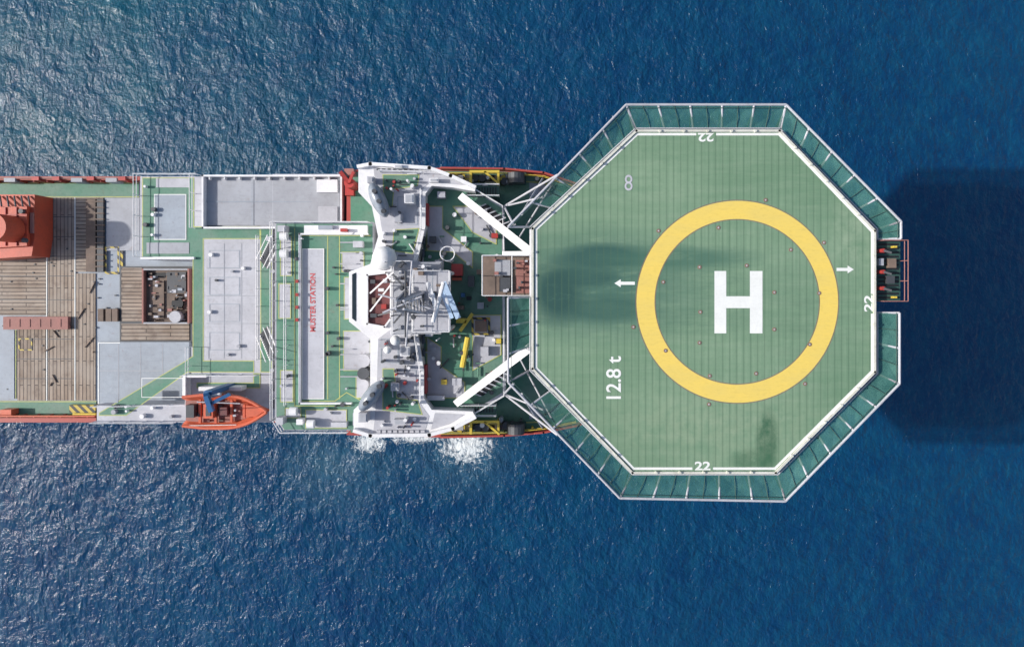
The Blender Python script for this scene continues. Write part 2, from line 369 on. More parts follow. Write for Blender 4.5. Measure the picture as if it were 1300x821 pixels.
box('bulwark_fitting','orange',0,520,14,527,ZD+1.,ZD)
for k in range(44):
    x=random.uniform(-20,170); y=random.uniform(255,500)
    box('deck_socket','dgrey',x,y,x+1.8,y+1.8,ZD+.15,ZD+.05)
for k in range(10):
    x=random.uniform(60,120); y=random.uniform(360,500); tube('lashing_chain','brown',x,y,ZD+.15,x+random.uniform(-12,12),y+random.uniform(-14,14),ZD+.15,.05)
# ---- raised deck B ----
prism('upper_deck_house','lgrey',[(178,224),(346,224),(346,536),(123,536),(123,514),(243,514),(243,440),(246,440),(246,326),(178,326)],ZB,ZD)
z=ZB+.01
G='deck_coating'
def gl(poly,zz,ol=True):
    prism(G,'green',poly,zz); 
    if ol: line('walkway_line','yline',poly,1.1,zz+.004,True)
gl([(181,226),(246,226),(246,288),(330,288),(330,303),(258,303),(258,458),(322,458),(322,472),(238,472),(160,527),(126,527),(126,524),(236,458),(245,452),(245,327),(181,327)],z)
box('deck_panel','bgrey',196,247,236,304,z+.03,z); box('deck_panel','lgrey',198,226.5,240,238,z+.03,z); box('deck_panel','grey',186,308,240,322,z+.03,z)
line('panel_border','line',[(196,247),(236,247),(236,304),(196,304)],1,z+.035,True)
box('deck_panel','lgrey',262,309,327,455,z+.06,z)
for y in (340,375,410): box('panel_seam','grey',262,y,327,y+1,z+.07)
for x in (284,306): box('panel_seam','grey',x,309,x+1,455,z+.075)
for yy in (318,352,386,422): line('panel_border','bgrey',[(266,yy),(304,yy),(304,yy+22),(266,yy+22)],.8,z+.08,True)
box('tray_floor','grey',259,226,430,286,ZB+.2,ZB)
box('side_house','lgrey',346,221,432,290,ZB+.22,ZD)
box('tray_floor','grey',346.5,226,431,286,ZB+.27,ZB)
wall([(257,223),(433,223),(433,289),(257,289)],ZB,.8,'white',.14,closed=True,part='tray_wall')
for i in range(9): box('tray_stay','white',265+i*19,224.5,266.2+i*19,228,ZB+.7,ZB)
box('tray_box','white',402,228,428,244,ZB+.6,ZB); box('tray_box','lgrey',404,262,428,283,ZB+.5,ZB)
line('tray_seam','bgrey',[(260,256),(395,256)],1,ZB+.28); line('tray_seam','bgrey',[(320,228),(320,286)],1,ZB+.285)
rail([(178,326),(178,223),(256,223)],ZB); rail([(248,224),(248,290)],ZB); 
rail([(243,440),(243,512),(124,514)],ZB,r=.025); rail([(123,534),(228,534)],ZB)
rail([(331,300),(331,455)],ZB)
box('deck_step','white',178,326,246,329,ZB+.3,ZD)
gl([(330,474),(330,492),(250,492),(250,486),(322,486),(322,474)],z+.02)
gl([(331,290),(345,290),(345,472),(331,472)],z+.012)
box('deck_panel','bgrey',128,500,150,511,z+.02,z); line('panel_border','line',rect(180,480,232,504),.8,z+.02,True)
box('boat_cradle','white',232,476,235,505,ZB+1.0,ZB); box('boat_cradle','white',236,476,262,479,ZB+1.0,ZB)
rail([(236,475),(330,475)],ZB)
for (x,y,w,h) in ((342,498,8,6),(345,520,10,10),(300,505,8,5),(338,300,6,6)): box('deck_locker','lgrey',x,y,x+w,y+h,ZB+.9,ZB)
for k in range(26):
    x,y=random.choice([(random.uniform(262,325),random.uniform(312,452)),(random.uniform(130,235),random.uniform(528,533)),(random.uniform(345,352),random.uniform(300,470)),(random.uniform(128,230),random.uniform(516,524)),(random.uniform(182,195),random.uniform(230,322))])
    cyl('deck_vent',random.choice(['white','grey','dgrey']),x,y,ZB+.4,ZB,random.uniform(.08,.2),12)
def stair(x0,y0,z0,x1,y1,z1,w,mat='white',n=12):
    a=P(x0,y0,z0); c=P(x1,y1,z1); d=Vector((c.x-a.x,c.y-a.y,0)).normalized(); s=Vector((-d.y,d.x,0))*w/2
    for sg in (1,-1):
        tube3('stair_stringer',mat,a+s*sg,c+s*sg,.07); tube3('stair_rail',mat,a+s*sg+Vector((0,0,1)),c+s*sg+Vector((0,0,1)),.035)
    for i in range(n):
        p=a.lerp(c,(i+.5)/n); b2=bm_(CUR[0],'stair_tread','dgrey'); e=d*.14
        vs=[b2.verts.new(p+q) for q in (s+e,-s+e,-s-e,s-e)]; b2.faces.new(vs)
stair(335,335,ZB,350,305,ZC,.9); stair(335,420,ZB,348,452,ZC,.9)
# ---- deck C ----
prism('accommodation_block','grey',[(349,282),(474,282),(474,546),(360,546),(349,530)],ZC,ZD)
b2=[(351,284),(473,284),(473,545),(361,545),(351,528)]
prism(G,'green',b2,ZC+.01)
z=ZC+.015
for k,p in enumerate(((356,300,370,350),(354,360,369,404),(356,470,372,510),(362,518,382,530),(434,320,462,345),(437,352,446,405),(436,420,470,470),(452,478,470,505),(388,520,440,543))):
    box('deck_panel','lgrey',*p,z+.02+.001*k,z+.002); line('panel_border','yline',rect(*p),1,z+.035,True)
box('muster_deck','lgrey',384,316,411,506,z+.05,z+.003); line('panel_border','line',rect(384,316,411,506),1,z+.06,True)
box('deck_panel','white',386,286,466,296,z+.4,z+.003)
for x in (416,431): line('walkway_line','yline',[(x,300),(x,506)],1.1,z+.008)
line('walkway_line','yline',[(384,299),(470,299)],1.1,z+.012); line('walkway_line','yline',[(384,509),(425,509),(440,498),(470,515)],1.1,z+.012)
line('walkway_line','yline',[(374,290),(374,515),(445,515)],1.1,z+.009)
wall([(380,512),(380,297)],ZC,.4,'white',.14); wall([(380,297),(466,297)],ZC,.4,'white',.12); wall([(380,512),(445,512)],ZC,.4,'white',.12)
rail([(349,530),(349,283),(470,283)],ZC); rail([(352,531),(361,546),(444,546)],ZC); rail([(366,290),(366,512)],ZC,r=.025)
for y in (355,372,388,404): box('muster_locker','red',375,y,378,y+4,ZC+.6,ZC)
text(CUR[0],'muster_station_lettering','MUSTER STATION',397,384,z+.07,74,7,90,'rtext',.025)
for (x,y,w,h,hh,m) in ((352,286,10,8,1.,'lgrey'),(350,530,9,9,1,'lgrey'),(420,536,20,6,.6,'lgrey'),(448,306,12,8,.7,'lgrey'),(376,532,8,7,.8,'white'),(448,524,12,16,1.2,'lgrey'),(432,290,8,4,.9,'red'),(404,286,18,5,.7,'bgrey')):
    box('deck_locker',m,x,y,x+w,y+h,ZC+hh,ZC)
for k in range(34):
    x=random.uniform(355,470); y=random.uniform(288,540)
    if 384<x<412: continue
    cyl('deck_vent',random.choice(['white','lgrey','dgrey','dgrey']),x,y,ZC+.5,ZC,random.uniform(.06,.17),12)
for k in range(10):
    y=random.uniform(300,500); tube('pipe','lgrey',432,y,ZC+.2,448+random.uniform(0,15),y,ZC+.2,.05)
cyl('ventilator','lgrey',461,458,ZC+1.2,ZC,.5); cyl('ventilator','dgrey',461,474,ZC+1.1,ZC,.45); cyl('ventilator','lgrey',461,488,ZC+1,ZC,.4)
# ---- bridge ----
wing=[(455,210),(470,207),(545,212),(572,222),(603,236),(603,243),(575,238),(548,236),(540,246),(540,288),(530,330),(530,420),(538,470),(538,505),(548,520),(600,522),(603,530),(575,545),(545,553),(470,554),(449,548),(449,520),(470,500),(470,430),(443,408),(443,345),(470,335),(480,300),(472,262),(455,244)]
prism('bridge_house','white',wing,ZR,ZC-2)
prism('bridge_roof_coating','lgrey',[(474,213),(540,217),(550,228),(536,240),(534,290),(524,330),(524,420),(532,470),(532,510),(545,528),(540,546),(474,548),(478,505),(480,430),(500,415),(500,345),(486,300),(480,260)],ZR+.02)
for p in ([(486,222),(532,222),(530,236),(500,240),(498,262),(488,262)],[(500,292),(532,290),(524,322),(498,318)],[(486,468),(500,468),(504,505),(530,508),(536,526),(486,520)]):
    gl(p,ZR+.028)
for p in ([(540,215),(556,220),(590,235),(575,234),(548,231)],[(552,524),(590,526),(570,538),(547,545)]): prism('wing_deck','lgrey',p,ZR+.035)
prism('bridge_well','maroon',[(466,349),(490,346),(496,356),(496,404),(488,415),(466,411)],ZR+.03)
prism('bridge_window','glass',[(447,348),(452,346),(452,408),(447,404)],ZR+.03)
wall([(466,349),(490,346),(496,356),(496,404),(488,415),(466,411)],ZR,.35,'white',.12,part='well_coaming',closed=True)
for (x,y,w,h,m) in ((470,355,6,5,'dgrey'),(480,366,7,4,'white'),(472,378,5,8,'brown'),(484,386,6,6,'red'),(470,398,8,5,'dgrey'),(486,354,5,5,'lgrey')): box('well_equipment',m,x,y,x+w,y+h,ZR+.3,ZR+.03)
wall([(455,211),(470,208),(545,213),(572,223),(602,237)],ZR,.5,'white',.25,part='wing_bulwark')
wall([(450,547),(470,553),(545,552),(575,544),(602,530)],ZR,.5,'white',.25,part='wing_bulwark')
for k in range(9):
    x=478+k*7; box('wing_window','glass',x,214,x+4,216,ZR+.05,ZR); box('wing_window','lgrey',x,546,x+5,550,ZR+.2,ZR)
for p in ((505,250,530,285),(504,470,528,500),(484,430,505,460),(506.5,430,526,462)):
    line('roof_panel','bgrey',rect(*p),1,ZR+.04,True)
for p,hh,m in (((513,246,525,258),1.0,'white'),((500,270,510,282),.6,'lgrey'),((508,440,520,452),.8,'white'),((496,486,506,496),.7,'lgrey'),((545,226,556,231),.6,'white'),((500,209,510,213),.8,'white'),((466,224,474,232),1.,'lgrey'),((500,532,516,539),.6,'lgrey'),((455,524,466,536),1.,'lgrey'),((480,432,490,442),.6,'lgrey')):
    box('roof_unit',m,*p,ZR+hh,ZR)
    box('roof_unit_top','grey',p[0]+1.5,p[1]+1.2,p[2]-1.5,p[3]-1.2,ZR+hh+.05,ZR+hh)
for k in range(60):
    x=random.uniform(484,530); y=random.choice([random.uniform(215,325),random.uniform(425,546)]); hh=random.uniform(.2,1.1)
    cyl('roof_fitting',random.choice(['white','lgrey','dgrey','white','dgrey','red']),x,y,ZR+hh,ZR,random.uniform(.05,.15),10)
for k in range(14):
    x=random.uniform(484,520); y=random.choice([random.uniform(215,325),random.uniform(425,540)]); tube('cable_tray',random.choice(['white','dgrey','lgrey']),x,y,ZR+.15,x+random.uniform(0,14),y+random.choice([0,0,10,-10]),ZR+.15,.05)
rail([(536,242),(536,292),(528,330)],ZR); rail([(528,422),(535,470),(535,508)],ZR); rail([(484,219),(538,221)],ZR)
for (x,y,w,h) in ((535,258,8,28),(533,464,8,36)): box('vent_house','red',x,y,x+w,y+h,ZR-.3,ZE)
for y in (300,316,426,442): box('front_window','glass',536,y,539,y+10,ZR-.3,ZE+.3)
# ---- forward deck E ----
prism('forward_deck_house','lgrey',[(536,232),(600,236),(640,262),(642,500),(600,527),(536,527)],ZE,ZF)
prism(G,'green',[(538,236),(598,240),(637,264),(638,498),(598,522),(538,522)],ZE+.01)
z=ZE+.02
for p in (((542,262),(562,262),(562,290),(600,320),(600,340),(575,320),(542,318)),((545,350),(572,350),(572,400),(545,400)),((542,428),(560,440),(560,465),(590,485),(590,505),(542,505)),((575,262),(600,262),(630,290),(630,310),(600,295)),((600,400),(636,400),(636,450),(600,470))):
    prism('deck_panel','lgrey',list(p),z+.02); line('walkway_line','yline',list(p),1.2,z+.03,True)
line('hatch_border','hazard',rect(600,404,621,424),2.6,z+.06,True); box('hatch','brown',603,407,618,421,z+.3,z)
box('equipment_locker','red',573,335,587,350,ZE+1,ZE); box('equipment_locker','orange',574,352,586,356,ZE+.5,ZE)
tube('yellow_gangway','yellow',594,428,ZE+.6,587,466,ZE+.6,.22); box('yellow_gangway','yellow',579,404,592,410,ZE+.6,ZE); 
beam('yellow_gangway','yellow',584,420,ZE+.5,600,398,ZE+.5,.25,.2)
for (x,y,w,h,m,hh) in ((540,420,9,7,'white',.8),(552,330,10,8,'lgrey',1.),(585,372,5,5,'blue',.9),(592,376,6,5,'black',.7),(606,384,8,8,'grey',.5),(574,480,12,9,'lgrey',.8),(542,502,22,6,'lgrey',.6),(555,243,10,8,'lgrey',.8),(568,414,7,5,'red',.9),(610,440,10,12,'lgrey',.6),(624,296,8,6,'red',1.),(630,430,6,6,'yellow',.7),(545,300,8,8,'dgrey',.6),(585,300,7,7,'white',.7),(560,482,7,6,'yellow',.5),(594,350,8,14,'dgrey',.6),(605,342,6,6,'brown',.8),(580,388,9,5,'brown',.5),(616,474,10,6,'dgrey',.5)):
    box('deck_gear',m,x,y,x+w,y+h,ZE+hh,ZE)
for k in range(50):
    x=random.uniform(542,634); y=random.uniform(266,500); cyl('deck_fitting',random.choice(['white','dgrey','lgrey','dgrey','red','brown']),x,y,ZE+random.uniform(.2,.8),ZE,random.uniform(.06,.18),10)
for k in range(16):
    x=random.uniform(545,620); y=random.uniform(270,490); tube('pipe',random.choice(['lgrey','dgrey','green']),x,y,ZE+.2,x+random.uniform(-14,14),y+random.choice([0,12,-9]),ZE+.2,.06)
rail([(540,236),(600,240),(638,263),(640,320)],ZE); rail([(640,380),(640,500),(600,524),(540,524)],ZE)
for (x0,y0,x1,y1) in ((592,236,634,250),(586,512,630,525)):
    box('louvre_stair','grate',x0,y0,x1,y1,ZE+.1,ZF)
    for i in range(11): x=x0+2+i*(x1-x0-4)/11; box('louvre_slat','black',x,y0+2,x+1.6,y1-2,ZE+.12)
    rail([(x0,y0),(x1,y0)],ZE,r=.025); rail([(x0,y1),(x1,y1)],ZE,r=.025)
for (a,c) in (((602,262),(646,292)),((596,500),(640,470))):
    prism('stair_well','black',[a,(a[0]+18,a[1]+(-2 if a[1]<300 else 2)),(c[0],c[1]-6 if a[1]<300 else c[1]+6),(c[0]-8,c[1])],z+.05)
    for i in range(7):
        t=(i+.5)/7; x=a[0]+(c[0]-a[0])*t; y=a[1]+(c[1]-a[1])*t; tube('stair_tread','lgrey',x,y,ZE+.2,x+12,y+(-5 if a[1]<300 else 5),ZE+.2,.06)
box('access_platform','brown',613,325,678,375,18.2,18.0)
box('access_platform_plate','pink',655,330,674,372,18.23,18.2); box('access_platform_plate','grey',628,330,648,350,18.4,18.2)
box('access_platform_plate','dgrey',634,352,648,370,18.5,18.2)
for k in range(12):
    x=random.uniform(616,668); y=random.uniform(328,368); box('platform_gear',random.choice(['dgrey','brown','lgrey','pink']),x,y,x+random.uniform(2,6),y+random.uniform(2,4),18.6+random.uniform(0,.3),18.2)
rail([(613,375),(613,325),(676,325)],18.2,r=.03); rail([(613,375),(676,375)],18.2); rail([(650,326),(650,375)],18.2)
for (x,y) in ((615,328),(615,372),(660,328),(660,372)):
    p=P(x,y,18); tube3('platform_leg','white',(p.x,p.y,ZE-3),(p.x,p.y,18),.15)
# mast area
W('radar_mast')
box('mast_platform','grey',500,332,560,424,16.2,ZR); box('mast_platform_top','lgrey',526,344,572,420,17.2,17.0)
line('platform_seam','bgrey',[(549,345),(549,419)],1,17.21); line('platform_seam','bgrey',[(527,381),(571,381)],1,17.213)
for (x,y) in ((528,346),(570,346),(528,418),(570,418)):
    p=P(x,y,17.0); tube3('platform_leg','white',(p.x,p.y,12.6),(p.x,p.y,17.0),.14)
rail([(526,344),(572,344),(572,420),(526,420)],17.2,r=.03,closed=True)
rail([(500,332),(524,332)],16.2); rail([(500,424),(524,424)],16.2); rail([(500,332),(500,424)],16.2)
c0=P(528,384,16.2)
for dx,dy in ((-.8,-.8),(.8,-.8),(.8,.8),(-.8,.8)):
    tube3('lattice_leg','lgrey',(c0.x+dx,c0.y+dy,16.2),(c0.x+dx*.3,c0.y+dy*.3,23.3),.07)
for i in range(7):
    zz=16.5+i*.95; f=1-.7*(zz-16.2)/7.1; f2=1-.7*(zz+.9-16.2)/7.1
    cs=[(-.8,-.8),(.8,-.8),(.8,.8),(-.8,.8)]
    for k in range(4):
        a=cs[k]; d=cs[(k+1)%4]
        tube3('lattice_brace','dgrey',(c0.x+a[0]*f,c0.y+a[1]*f,zz),(c0.x+d[0]*f,c0.y+d[1]*f,zz),.045,seg=5)
        tube3('lattice_brace','lgrey',(c0.x+a[0]*f,c0.y+a[1]*f,zz),(c0.x+d[0]*f2,c0.y+d[1]*f2,zz+.9),.04,seg=5)
def yard(zz,hx,hy,r=.06,m='lgrey'):
    tube3('yardarm',m,(c0.x-hx,c0.y-hy,zz),(c0.x+hx,c0.y+hy,zz),r)
yard(19.5,.2,2.8); yard(21,0,2.1,.06,'dgrey'); yard(22.3,1.2,.5); yard(18.5,2.2,-.6)
tube3('radar_scanner','white',(c0.x+1.6,c0.y-1.2,19.7),(c0.x+2.3,c0.y+1.4,19.7),.14)
for k in range(26):
    dx,dy=random.uniform(-2.9,2.2),random.uniform(-3.,3.); hz=random.uniform(17.2,19.5)
    tube3('whip_antenna',random.choice(['white','dgrey','dgrey']),(c0.x+dx,c0.y+dy,16.2),(c0.x+dx,c0.y+dy,hz),.045)
    if k%3==0: tube3('antenna_pod',random.choice(['white','dgrey']),(c0.x+dx,c0.y+dy,hz),(c0.x+dx,c0.y+dy,hz+.35),.17,.12,12)
for k in range(18):
    x=random.uniform(500,560); y=random.uniform(335,420); w_=random.uniform(2,7); h_=random.uniform(2,6)
    zz=17.2 if x>526 and 344<y<414 else 16.2
    box('mast_box',random.choice(['dgrey','grey','bgrey','white','brown']),x,y,x+w_,y+h_,zz+random.uniform(.2,.6),zz)
beam('radar_scanner','lblue',563,358,18.4,582,404,18.4,.35,.3); beam('radar_scanner','white',543,358,18.6,554,392,18.6,.28,.25)
beam('radar_scanner','lblue',560,366,18.2,574,404,18.2,.25,.2)
tube('scanner_pedestal','white',570,381,17.2,570,381,18.3,.3); tube('scanner_pedestal','white',548,375,17.2,548,375,18.5,.25)
beam('ladder_frame','dgrey',496,345,16.8,520,372,17.7,.12,.1); beam('ladder_frame','dgrey',500,410,16.8,522,384,17.6,.12,.1)
beam('ladder_frame','white',470,372,15.8,500,345,17,.1,.1); beam('ladder_frame','white',470,395,15.8,505,350,17,.1,.1); beam('ladder_frame','dgrey',480,400,15.6,512,392,17,.1,.1)
for k in range(20):
    a=2*math.pi*k/20; c=2*math.pi*(k+1)/20; q=P(568,322,16.5)
    tube3('loop_antenna','white',(q.x+.5*math.cos(a),q.y+.5*math.sin(a),16.5),(q.x+.5*math.cos(c),q.y+.5*math.sin(c),16.5),.04,seg=5)
q=P(568,322,16.5); tube3('loop_antenna','white',(q.x,q.y-.5,12.9),(q.x,q.y-.5,16.5),.05)
W('satellite_dome')
ball('radome','dome',488,328,16.8,.85,.85,.92); cyl('pedestal','white',488,328,16.1,ZR,.45)
ball('radome','dome',502,432,15.7,.36,.36,.42,g='satellite_dome.001'); cyl('pedestal','white',502,432,15.6,ZR,.12,g='satellite_dome.001')
ball('radome','dome',492,444,15.7,.28,.28,.34,g='satellite_dome.002'); cyl('pedestal','white',492,444,15.6,ZR,.1,g='satellite_dome.002')
for g,x,y,r in (('exhaust_funnel',481,254,-1.15),('exhaust_funnel.001',472,502,.9)):
    W(g); ball('fairing','funnel',x,y,ZR+.8,1.35,.55,.9,rot=r); p=P(x,y,ZR+1.6)
    for t in (-.5,.1,.7): tube3('exhaust_pipe','dgrey',(p.x+t*math.cos(r),p.y+t*math.sin(r),ZR+.6),(p.x+t*math.cos(r)*1.3,p.y+t*math.sin(r)*1.3,ZR+2),.16,seg=12)
# ---- red deck crane (aft) ----
W('deck_crane')
prism('housing','crane',[(-30,247),(44,247),(44,300),(40,325),(-30,330)],ZD+2.4,ZD+.1)
prism('housing_roof','crane',[(-30,262),(34,262),(34,312),(-30,316)],ZD+2.8,ZD+2.4)
for y in (272,284,297): box('housing_rib','red',-30,y,34,y+1.2,ZD+2.86,ZD+2.8)
for x in (6,20): box('housing_rib','red',x,263,x+1,312,ZD+2.9,ZD+2.8)
box('ladder','pink',38,270,42,296,ZD+2.55,ZD+2.4); cyl('slew_post','crane',-10,288,ZD+5,ZD+2.8,1.1,24)
for i in range(5): tube('hose','dgrey',0+i*9,249,ZD+2.5,2+i*9,262,ZD+2.9,.07)
for (x,y) in ((8,300),(26,268),(30,305),(14,278)): cyl('cap','dgrey',x,y,ZD+3.1,ZD+2.8,.2)
W('davit_crane')
cyl('column','red',443,232,ZB+3,ZB,.4); beam('jib','red',443,232,ZB+3,432,218,ZB+3.4,.3,.3); box('winch','red',438,236,449,248,ZB+1.6,ZB); beam('jib','red',443,232,ZB+3.1,449,218,ZB+3.1,.2,.25)
tube('ram','dgrey',443,226,ZB+3,436,218,ZB+3.3,.1); box('base','pink',437,214,449,222,ZB+2,ZB)
# ---- rescue boat ----
W('rescue_boat')
bb=bm_('rescue_boat','hull_shell','orange')
L0,L1=232,340; cy=522; zt=10.2
secs=[]
n=18
def halfw(t): return max(.4,21*(1-max(0,(t-.45)/.55)**2.3)*(0.86+.14*min(1,t/.25)))
for i in range(n+1):
    t=i/n; x=L0+(L1-L0)*t
    hw=halfw(t); sheer=.25*(t**2); ring=[]
    prof=[(0,-1.5),(.55,-1.3),(.85,-.6),(1,0),(.9,.02),(.82,-.15),(.7,-.6),(0,-.62)]
    pr=prof+[(-a,c) for a,c in prof[-2:0:-1]]
    for a,c in pr:
        p=P(x,cy,zt); y=p.y+a*hw*K*(H-zt); k=1-.3*max(0,t-.7)/.3 if c<-1 else 1
        ring.append(bb.verts.new((p.x,y,zt+c*k+sheer)))
    secs.append(ring)
for r0,r1 in zip(secs,secs[1:]):
    m=len(r0)
    for i in range(m): j=(i+1)%m; bb.faces.new((r0[i],r1[i],r1[j],r0[j]))
bb.faces.new(secs[0]); bb.faces.new(secs[-1][::-1])
for sg in (1,-1):
    pr=None
    for i in range(n+1):
        t=i/n; x=L0+(L1-L0)*t; p=P(x,cy,zt); q=Vector((p.x,p.y+sg*halfw(t)*K*(H-zt),zt+.05+.25*t*t))
        if pr: tube3('fender','orange',pr,q,.13)
        pr=q
fl=[(L0+4,cy-14),(290,cy-14),(312,cy-9),(326,cy),(312,cy+9),(290,cy+14),(L0+4,cy+14)]
prism('cockpit_sole','pink',fl,zt-.45)
for x,w in ((252,3),(272,3),(292,3),(308,3)):
    hh=15-max(0,(x-290)*.35); box('thwart','orange',x,cy-hh,x+w,cy+hh,zt-.1,zt-.3)
box('console','orange',258,513,270,531,zt+.5,zt-.6); box('console_top','dgrey',261,516,267,528,zt+.55,zt+.5)
box('engine','dgrey',236,514,246,530,zt+.3,zt-.6); prism('foredeck','orange',[(312,514),(312,530),(326,528),(335,522),(326,516)],zt+.22,zt)
box('seat','maroon',278,517,288,527,zt+.2,zt-.6); tube('oar','lgrey',250,510,zt,305,512,zt,.05); tube('grab_line','line',240,540,zt+.1,300,539,zt+.1,.03)
for k in range(14):
    x=random.uniform(238,305); y=random.uniform(510,534); box('boat_gear',random.choice(['dgrey','maroon','lgrey','brown','pink']),x,y,x+random.uniform(2,5),y+random.uniform(1,4),zt+random.uniform(-.2,.1),zt-.45)
W('boat_davit')
beam('arm','blue',262,502,13.2,269,522,13.0,.35,.4); beam('arm','blue',292,500,12.8,270,511,13,.25,.35); beam('arm','blue',262,502,13.2,262,498,8,.4,.4)
tube('ram','lgrey',266,504,12.6,280,500,12.8,.12); box('winch','blue',259,496,269,502,12.4,ZB); tube('fall','dgrey',269,521,13,269,521,10.5,.04)
box('base','white',252,491,306,496,ZB+1.2,ZB)
for i,(x,y) in enumerate(((356,300),(356,322),(368,522),(390,538))):
    g='life_raft_canister'+('' if i==0 else '.%03d'%i)
    tube('shell','white',x,y,ZC+.6,x+9,y,ZC+.6,.33,seg=16,g=g); box('cradle','dgrey',x+1,y-3,x+2,y+3,ZC+.3,ZC,g=g); box('cradle','dgrey',x+7,y-3,x+8,y+3,ZC+.3,ZC,g=g)
# ================= HELIPAD =================
W('helipad')
ZH=20.0
octo=[(808,166),(990,166),(1111,293),(1111,472),(985,600),(803,600),(676,468),(676,290)]
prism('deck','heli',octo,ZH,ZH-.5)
line('perimeter_line','line',[(809,170.5),(988.8,170.5),(1107.2,294),(1107.2,471),(983.7,594.5),(804.3,594.5),(680.5,467),(680.5,291)],3.2,ZH+.006,True)
wall(octo,ZH,.12,'kerb',.14,part='gutter_kerb',closed=True)
cx,cyy=936,383
b=bm_('helipad','touchdown_ring','ring'); n=128; ri,ro=105,128
V=[]
for i in range(n):
    a=2*math.pi*i/n; V.append((b.verts.new(P(cx+ri*math.cos(a),cyy+ri*math.sin(a),ZH+.005)),b.verts.new(P(cx+ro*math.cos(a),cyy+ro*math.sin(a),ZH+.005))))
for i in range(n):
    j=(i+1)%n; b.faces.new((V[i][0],V[j][0],V[j][1],V[i][1]))
b=bm_('helipad','ring_edge','spot'); 
for rr in (104.2,128.8):
    V=[]
    for i in range(n):
        a=2*math.pi*i/n; V.append([b.verts.new(P(cx+(rr+d)*math.cos(a),cyy+(rr+d)*math.sin(a),ZH+.003)) for d in (-.4,.5)])
    for i in range(n):
        j=(i+1)%n; b.faces.new((V[i][0],V[j][0],V[j][1],V[i][1]))
prism('h_marking','line',[(907,344),(922,344),(922,376),(952,376),(952,344),(968,344),(968,423),(952,423),(952,391),(922,391),(922,423),(907,423)],ZH+.009)
for p in ((879,584,905,598.5),(884,167.5,909,181),(1096,373,1109.5,398)): box('number_patch','heli',*p,ZH+.012)
text('helipad','deck_number_lower','22',892,591,ZH+.02,20,11,0,'line',.03)
text('helipad','deck_number_upper','22',896,174.5,ZH+.02,20,11,180,'line',.03)
text('helipad','deck_number_side','22',1102.5,385,ZH+.02,21,11,90,'line',.03)
text('helipad','weight_limit_marking','12.8 t',779,479,ZH+.02,54,19,90,'line',.015)
text('helipad','side_marking','8',798,232,ZH+.02,10,20,0,'lgrey',0)
prism('arrow_marking','line',[(780,359.5),(788,354.5),(788,357.5),(806,357.5),(806,361.5),(788,361.5),(788,364.5)],ZH+.009)
prism('arrow_marking','line',[(1084,342),(1076,337),(1076,340),(1062,340),(1062,344),(1076,344),(1076,347)],ZH+.009)
for (x,y) in [(836,293),(912,289),(972,254),(1004,317),(1046,308),(842,358),(888,339),(983,371),(889,396),(804,415),(845,445),(888,435),(983,418),(1028,437),(901,477),(960,474),(1022,487),(900,513),(1040,372),(948,337)]:
    cyl('tie_down','spot',x,y,ZH+.03,ZH,.13,14); cyl('tie_down_eye','lgrey',x,y,ZH+.04,ZH,.05,10)
def lerp(a,c,t): return (a[0]+(c[0]-a[0])*t,a[1]+(c[1]-a[1])*t)
ZN0,ZN1=ZH-.35,ZH+.1
def net(i0,i1,o0,o1,n,skip=()):
    b=bm_('helipad','safety_net','net')
    for k in range(n):
        t0,t1=k/n,(k+1)/n
        q=[P(*lerp(i0,i1,t0),ZN0),P(*lerp(i0,i1,t1),ZN0),P(*lerp(o0,o1,t1),ZN1),P(*lerp(o0,o1,t0),ZN1)]
        if k in skip: continue
        sag=Vector((0,0,-.12)); cen=sum(q,Vector())/4+sag; cv=b.verts.new(cen); qv=[b.verts.new(v) for v in q]
        for i in range(4): b.faces.new((qv[i],qv[(i+1)%4],cv))
        t=(k+.5)/n; tube3('net_frame','grate',P(*lerp(i0,i1,t),ZN0),P(*lerp(o0,o1,t),ZN1),.025)
    for k in range(n+1):
        t=k/n; A=P(*lerp(i0,i1,t),ZN0); C=P(*lerp(o0,o1,t),ZN1); tube3('net_frame','lgrey',A-Vector((0,0,.15)),C,.075)
        tube3('net_frame','grate',A-Vector((0,0,1.2)),A.lerp(C,.8),.035)
    tube3('net_frame','lgrey',P(*i0,ZN0),P(*i1,ZN0),.05); tube3('net_frame','lgrey',P(*o0,ZN1),P(*o1,ZN1),.08)
    a0,a1=lerp(i0,o0,.86),lerp(i1,o1,.86); tube3('net_frame','grate',P(*a0,ZN1+.0),P(*a1,ZN1+.0),.025)
net((808,163),(990,163),(795,133),(998,133),5)
net((992,165),(1114,291),(998,133),(1144,281),5)
net((1114,291),(1114,303),(1144,281),(1144,303),1)
net((1114,397),(1114,474),(1142,397),(1142,487),2)
net((1114,474),(988,602),(1142,487),(997,636),5)
net((988,602),(803,602),(997,636),(787,632),5)
net((803,602),(673,470),(787,632),(645,485),5,(4,))
net((673,470),(673,378),(645,485),(645,378),3,(0,))
net((673,288),(806,164),(645,288),(795,133),5,(0,))
box('escape_platform','grate',1113,306,1143,382,ZH-.6,ZH-.8); 
for i in range(14): box('platform_grating','black',1115,309+i*5.2,1141,311.5+i*5.2,ZH-.58)
rail([(1113,306),(1143,306),(1143,382),(1113,382)],ZH-.6,'pink',h=.9,r=.03)
for y in (318,345,366): cyl('foam_monitor','red',1122,y,ZH+.2,ZH-.6,.13); tube('foam_monitor','dgrey',1122,y,ZH+.2,1132,y+3,ZH+.4,.08)
for y in (312,376): box('platform_box','yellow',1135,y,1139,y+2.5,ZH-.2,ZH-.6)
box('platform_box','grey',1116,328,1122,337,ZH-.2,ZH-.6); box('platform_box','brown',1128,328,1138,340,ZH-.3,ZH-.6); box('platform_box','dgrey',1126,350,1136,360,ZH-.3,ZH-.6)
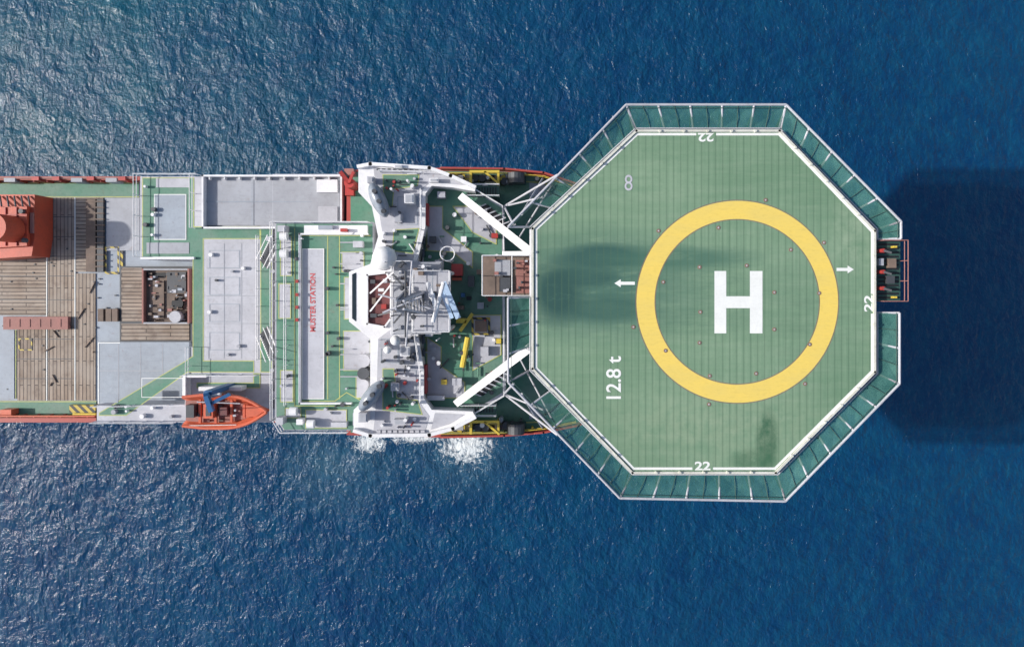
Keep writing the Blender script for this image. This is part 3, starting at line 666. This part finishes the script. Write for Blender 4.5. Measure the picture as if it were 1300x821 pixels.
for i in range(8):
    a=octo[i]; c=octo[(i+1)%8]
    for k in range(1,6):
        x,y=lerp(a,c,k/6); cyl('perimeter_light','kerb',x,y,ZH+.25,ZH,.08,10)
pl=[P(x,y,ZH-.5) for x,y in octo]; cc=sum(pl,Vector())/8
for i in range(8):
    tube3('substructure','lgrey',pl[i]-Vector((0,0,.4)),pl[(i+1)%8]-Vector((0,0,.4)),.2)
for yy in (-7,-3.5,0,3.5,7):
    tube3('substructure','lgrey',(cc.x-10.2+max(0,abs(yy)-4),yy-.9,ZH-1),(cc.x+10.2-max(0,abs(yy)-4),yy-.9,ZH-1),.25)
for xx in (-9,-5,0,5,9):
    tube3('substructure','lgrey',(cc.x+xx,cc.y-7,ZH-1.4),(cc.x+xx,cc.y+7,ZH-1.4),.25)
for (x0,y0,x1,y1) in ((4,-7,6,-5),(4,6,6,5),(11,-4,15,-5),(11,3,15,5),(14,0,20,0)):
    tube3('support_leg','white',(x0,y0-.8,ZF-2),(x1,y1-.8,ZH-1.2),.4,seg=16)
beam('support_strut','white',586,250,ZE+.8,676,322,ZH-1,.52,.45); beam('support_strut','white',580,511,ZE+.8,674,440,ZH-1,.52,.45)
beam('support_strut','white',640,322,ZE+3,680,322,ZH-1,.3,.3)
for up in (True,False):
    f=lambda a,c: a if up else c
    tube('net_brace','lgrey',640,f(262,500),ZE,708,f(222,552),ZN0,.08)
    tube('net_brace','lgrey',640,f(262,500),ZE,652,f(285,487),ZN0,.08)
    tube('net_brace','lgrey',690,f(225,545),ZF,662,f(272,500),ZN0,.08)
    tube('net_brace','lgrey',640,f(262,500),ZE,690,f(250,520),ZN0-.3,.07); tube('net_brace','lgrey',660,f(300,455),ZE,700,f(236,530),ZN0-.3,.07)
box('walkway','grate',648,378,672,400,ZH-.6,ZH-.7)
# ---------- flush ----------
SM={'radome','fairing','hull_shell'}
for (g,part,mat),b in B.items():
    me=bpy.data.meshes.new(part)
    if part=='hull_shell' or part=='hull': bmesh.ops.recalc_face_normals(b,faces=b.faces[:])
    for f in b.faces: f.smooth=part in SM
    b.to_mesh(me); b.free(); me.materials.append(M[mat])
    o=bpy.data.objects.new(part,me); sc.collection.objects.link(o); o.parent=root(g)
# ---------- light ----------
el=math.radians(33.5); az=math.radians(1.5)
S=Vector((-math.cos(el)*math.cos(az),math.cos(el)*math.sin(az),math.sin(el)))
ld=bpy.data.lights.new('sun','SUN'); ld.energy=4.5; ld.angle=math.radians(1.2); ld.color=(1,.965,.91)
lo=bpy.data.objects.new('sun',ld); sc.collection.objects.link(lo); lo.rotation_euler=S.to_track_quat('Z','Y').to_euler(); lo.location=(-60,0,60)
w=bpy.data.worlds.new('World'); sc.world=w; w.use_nodes=True; nt=w.node_tree
sk=nt.nodes.new('ShaderNodeTexSky'); sk.sky_type='NISHITA'; sk.sun_disc=False; sk.sun_elevation=el; sk.sun_rotation=math.radians(-88.5); sk.dust_density=2.5
bg=nt.nodes['Background']; bg.inputs['Strength'].default_value=.15; nt.links.new(sk.outputs[0],bg.inputs['Color'])
# ---------- camera ----------
cd=bpy.data.cameras.new('camera'); cam=bpy.data.objects.new('camera',cd); sc.collection.objects.link(cam)
cam.location=(0,0,H); cd.sensor_width=36; cd.sensor_fit='HORIZONTAL'; cd.lens=36/(1300*K); cd.shift_y=-45/1300; cd.clip_end=12000; cd.clip_start=.5
sc.camera=cam
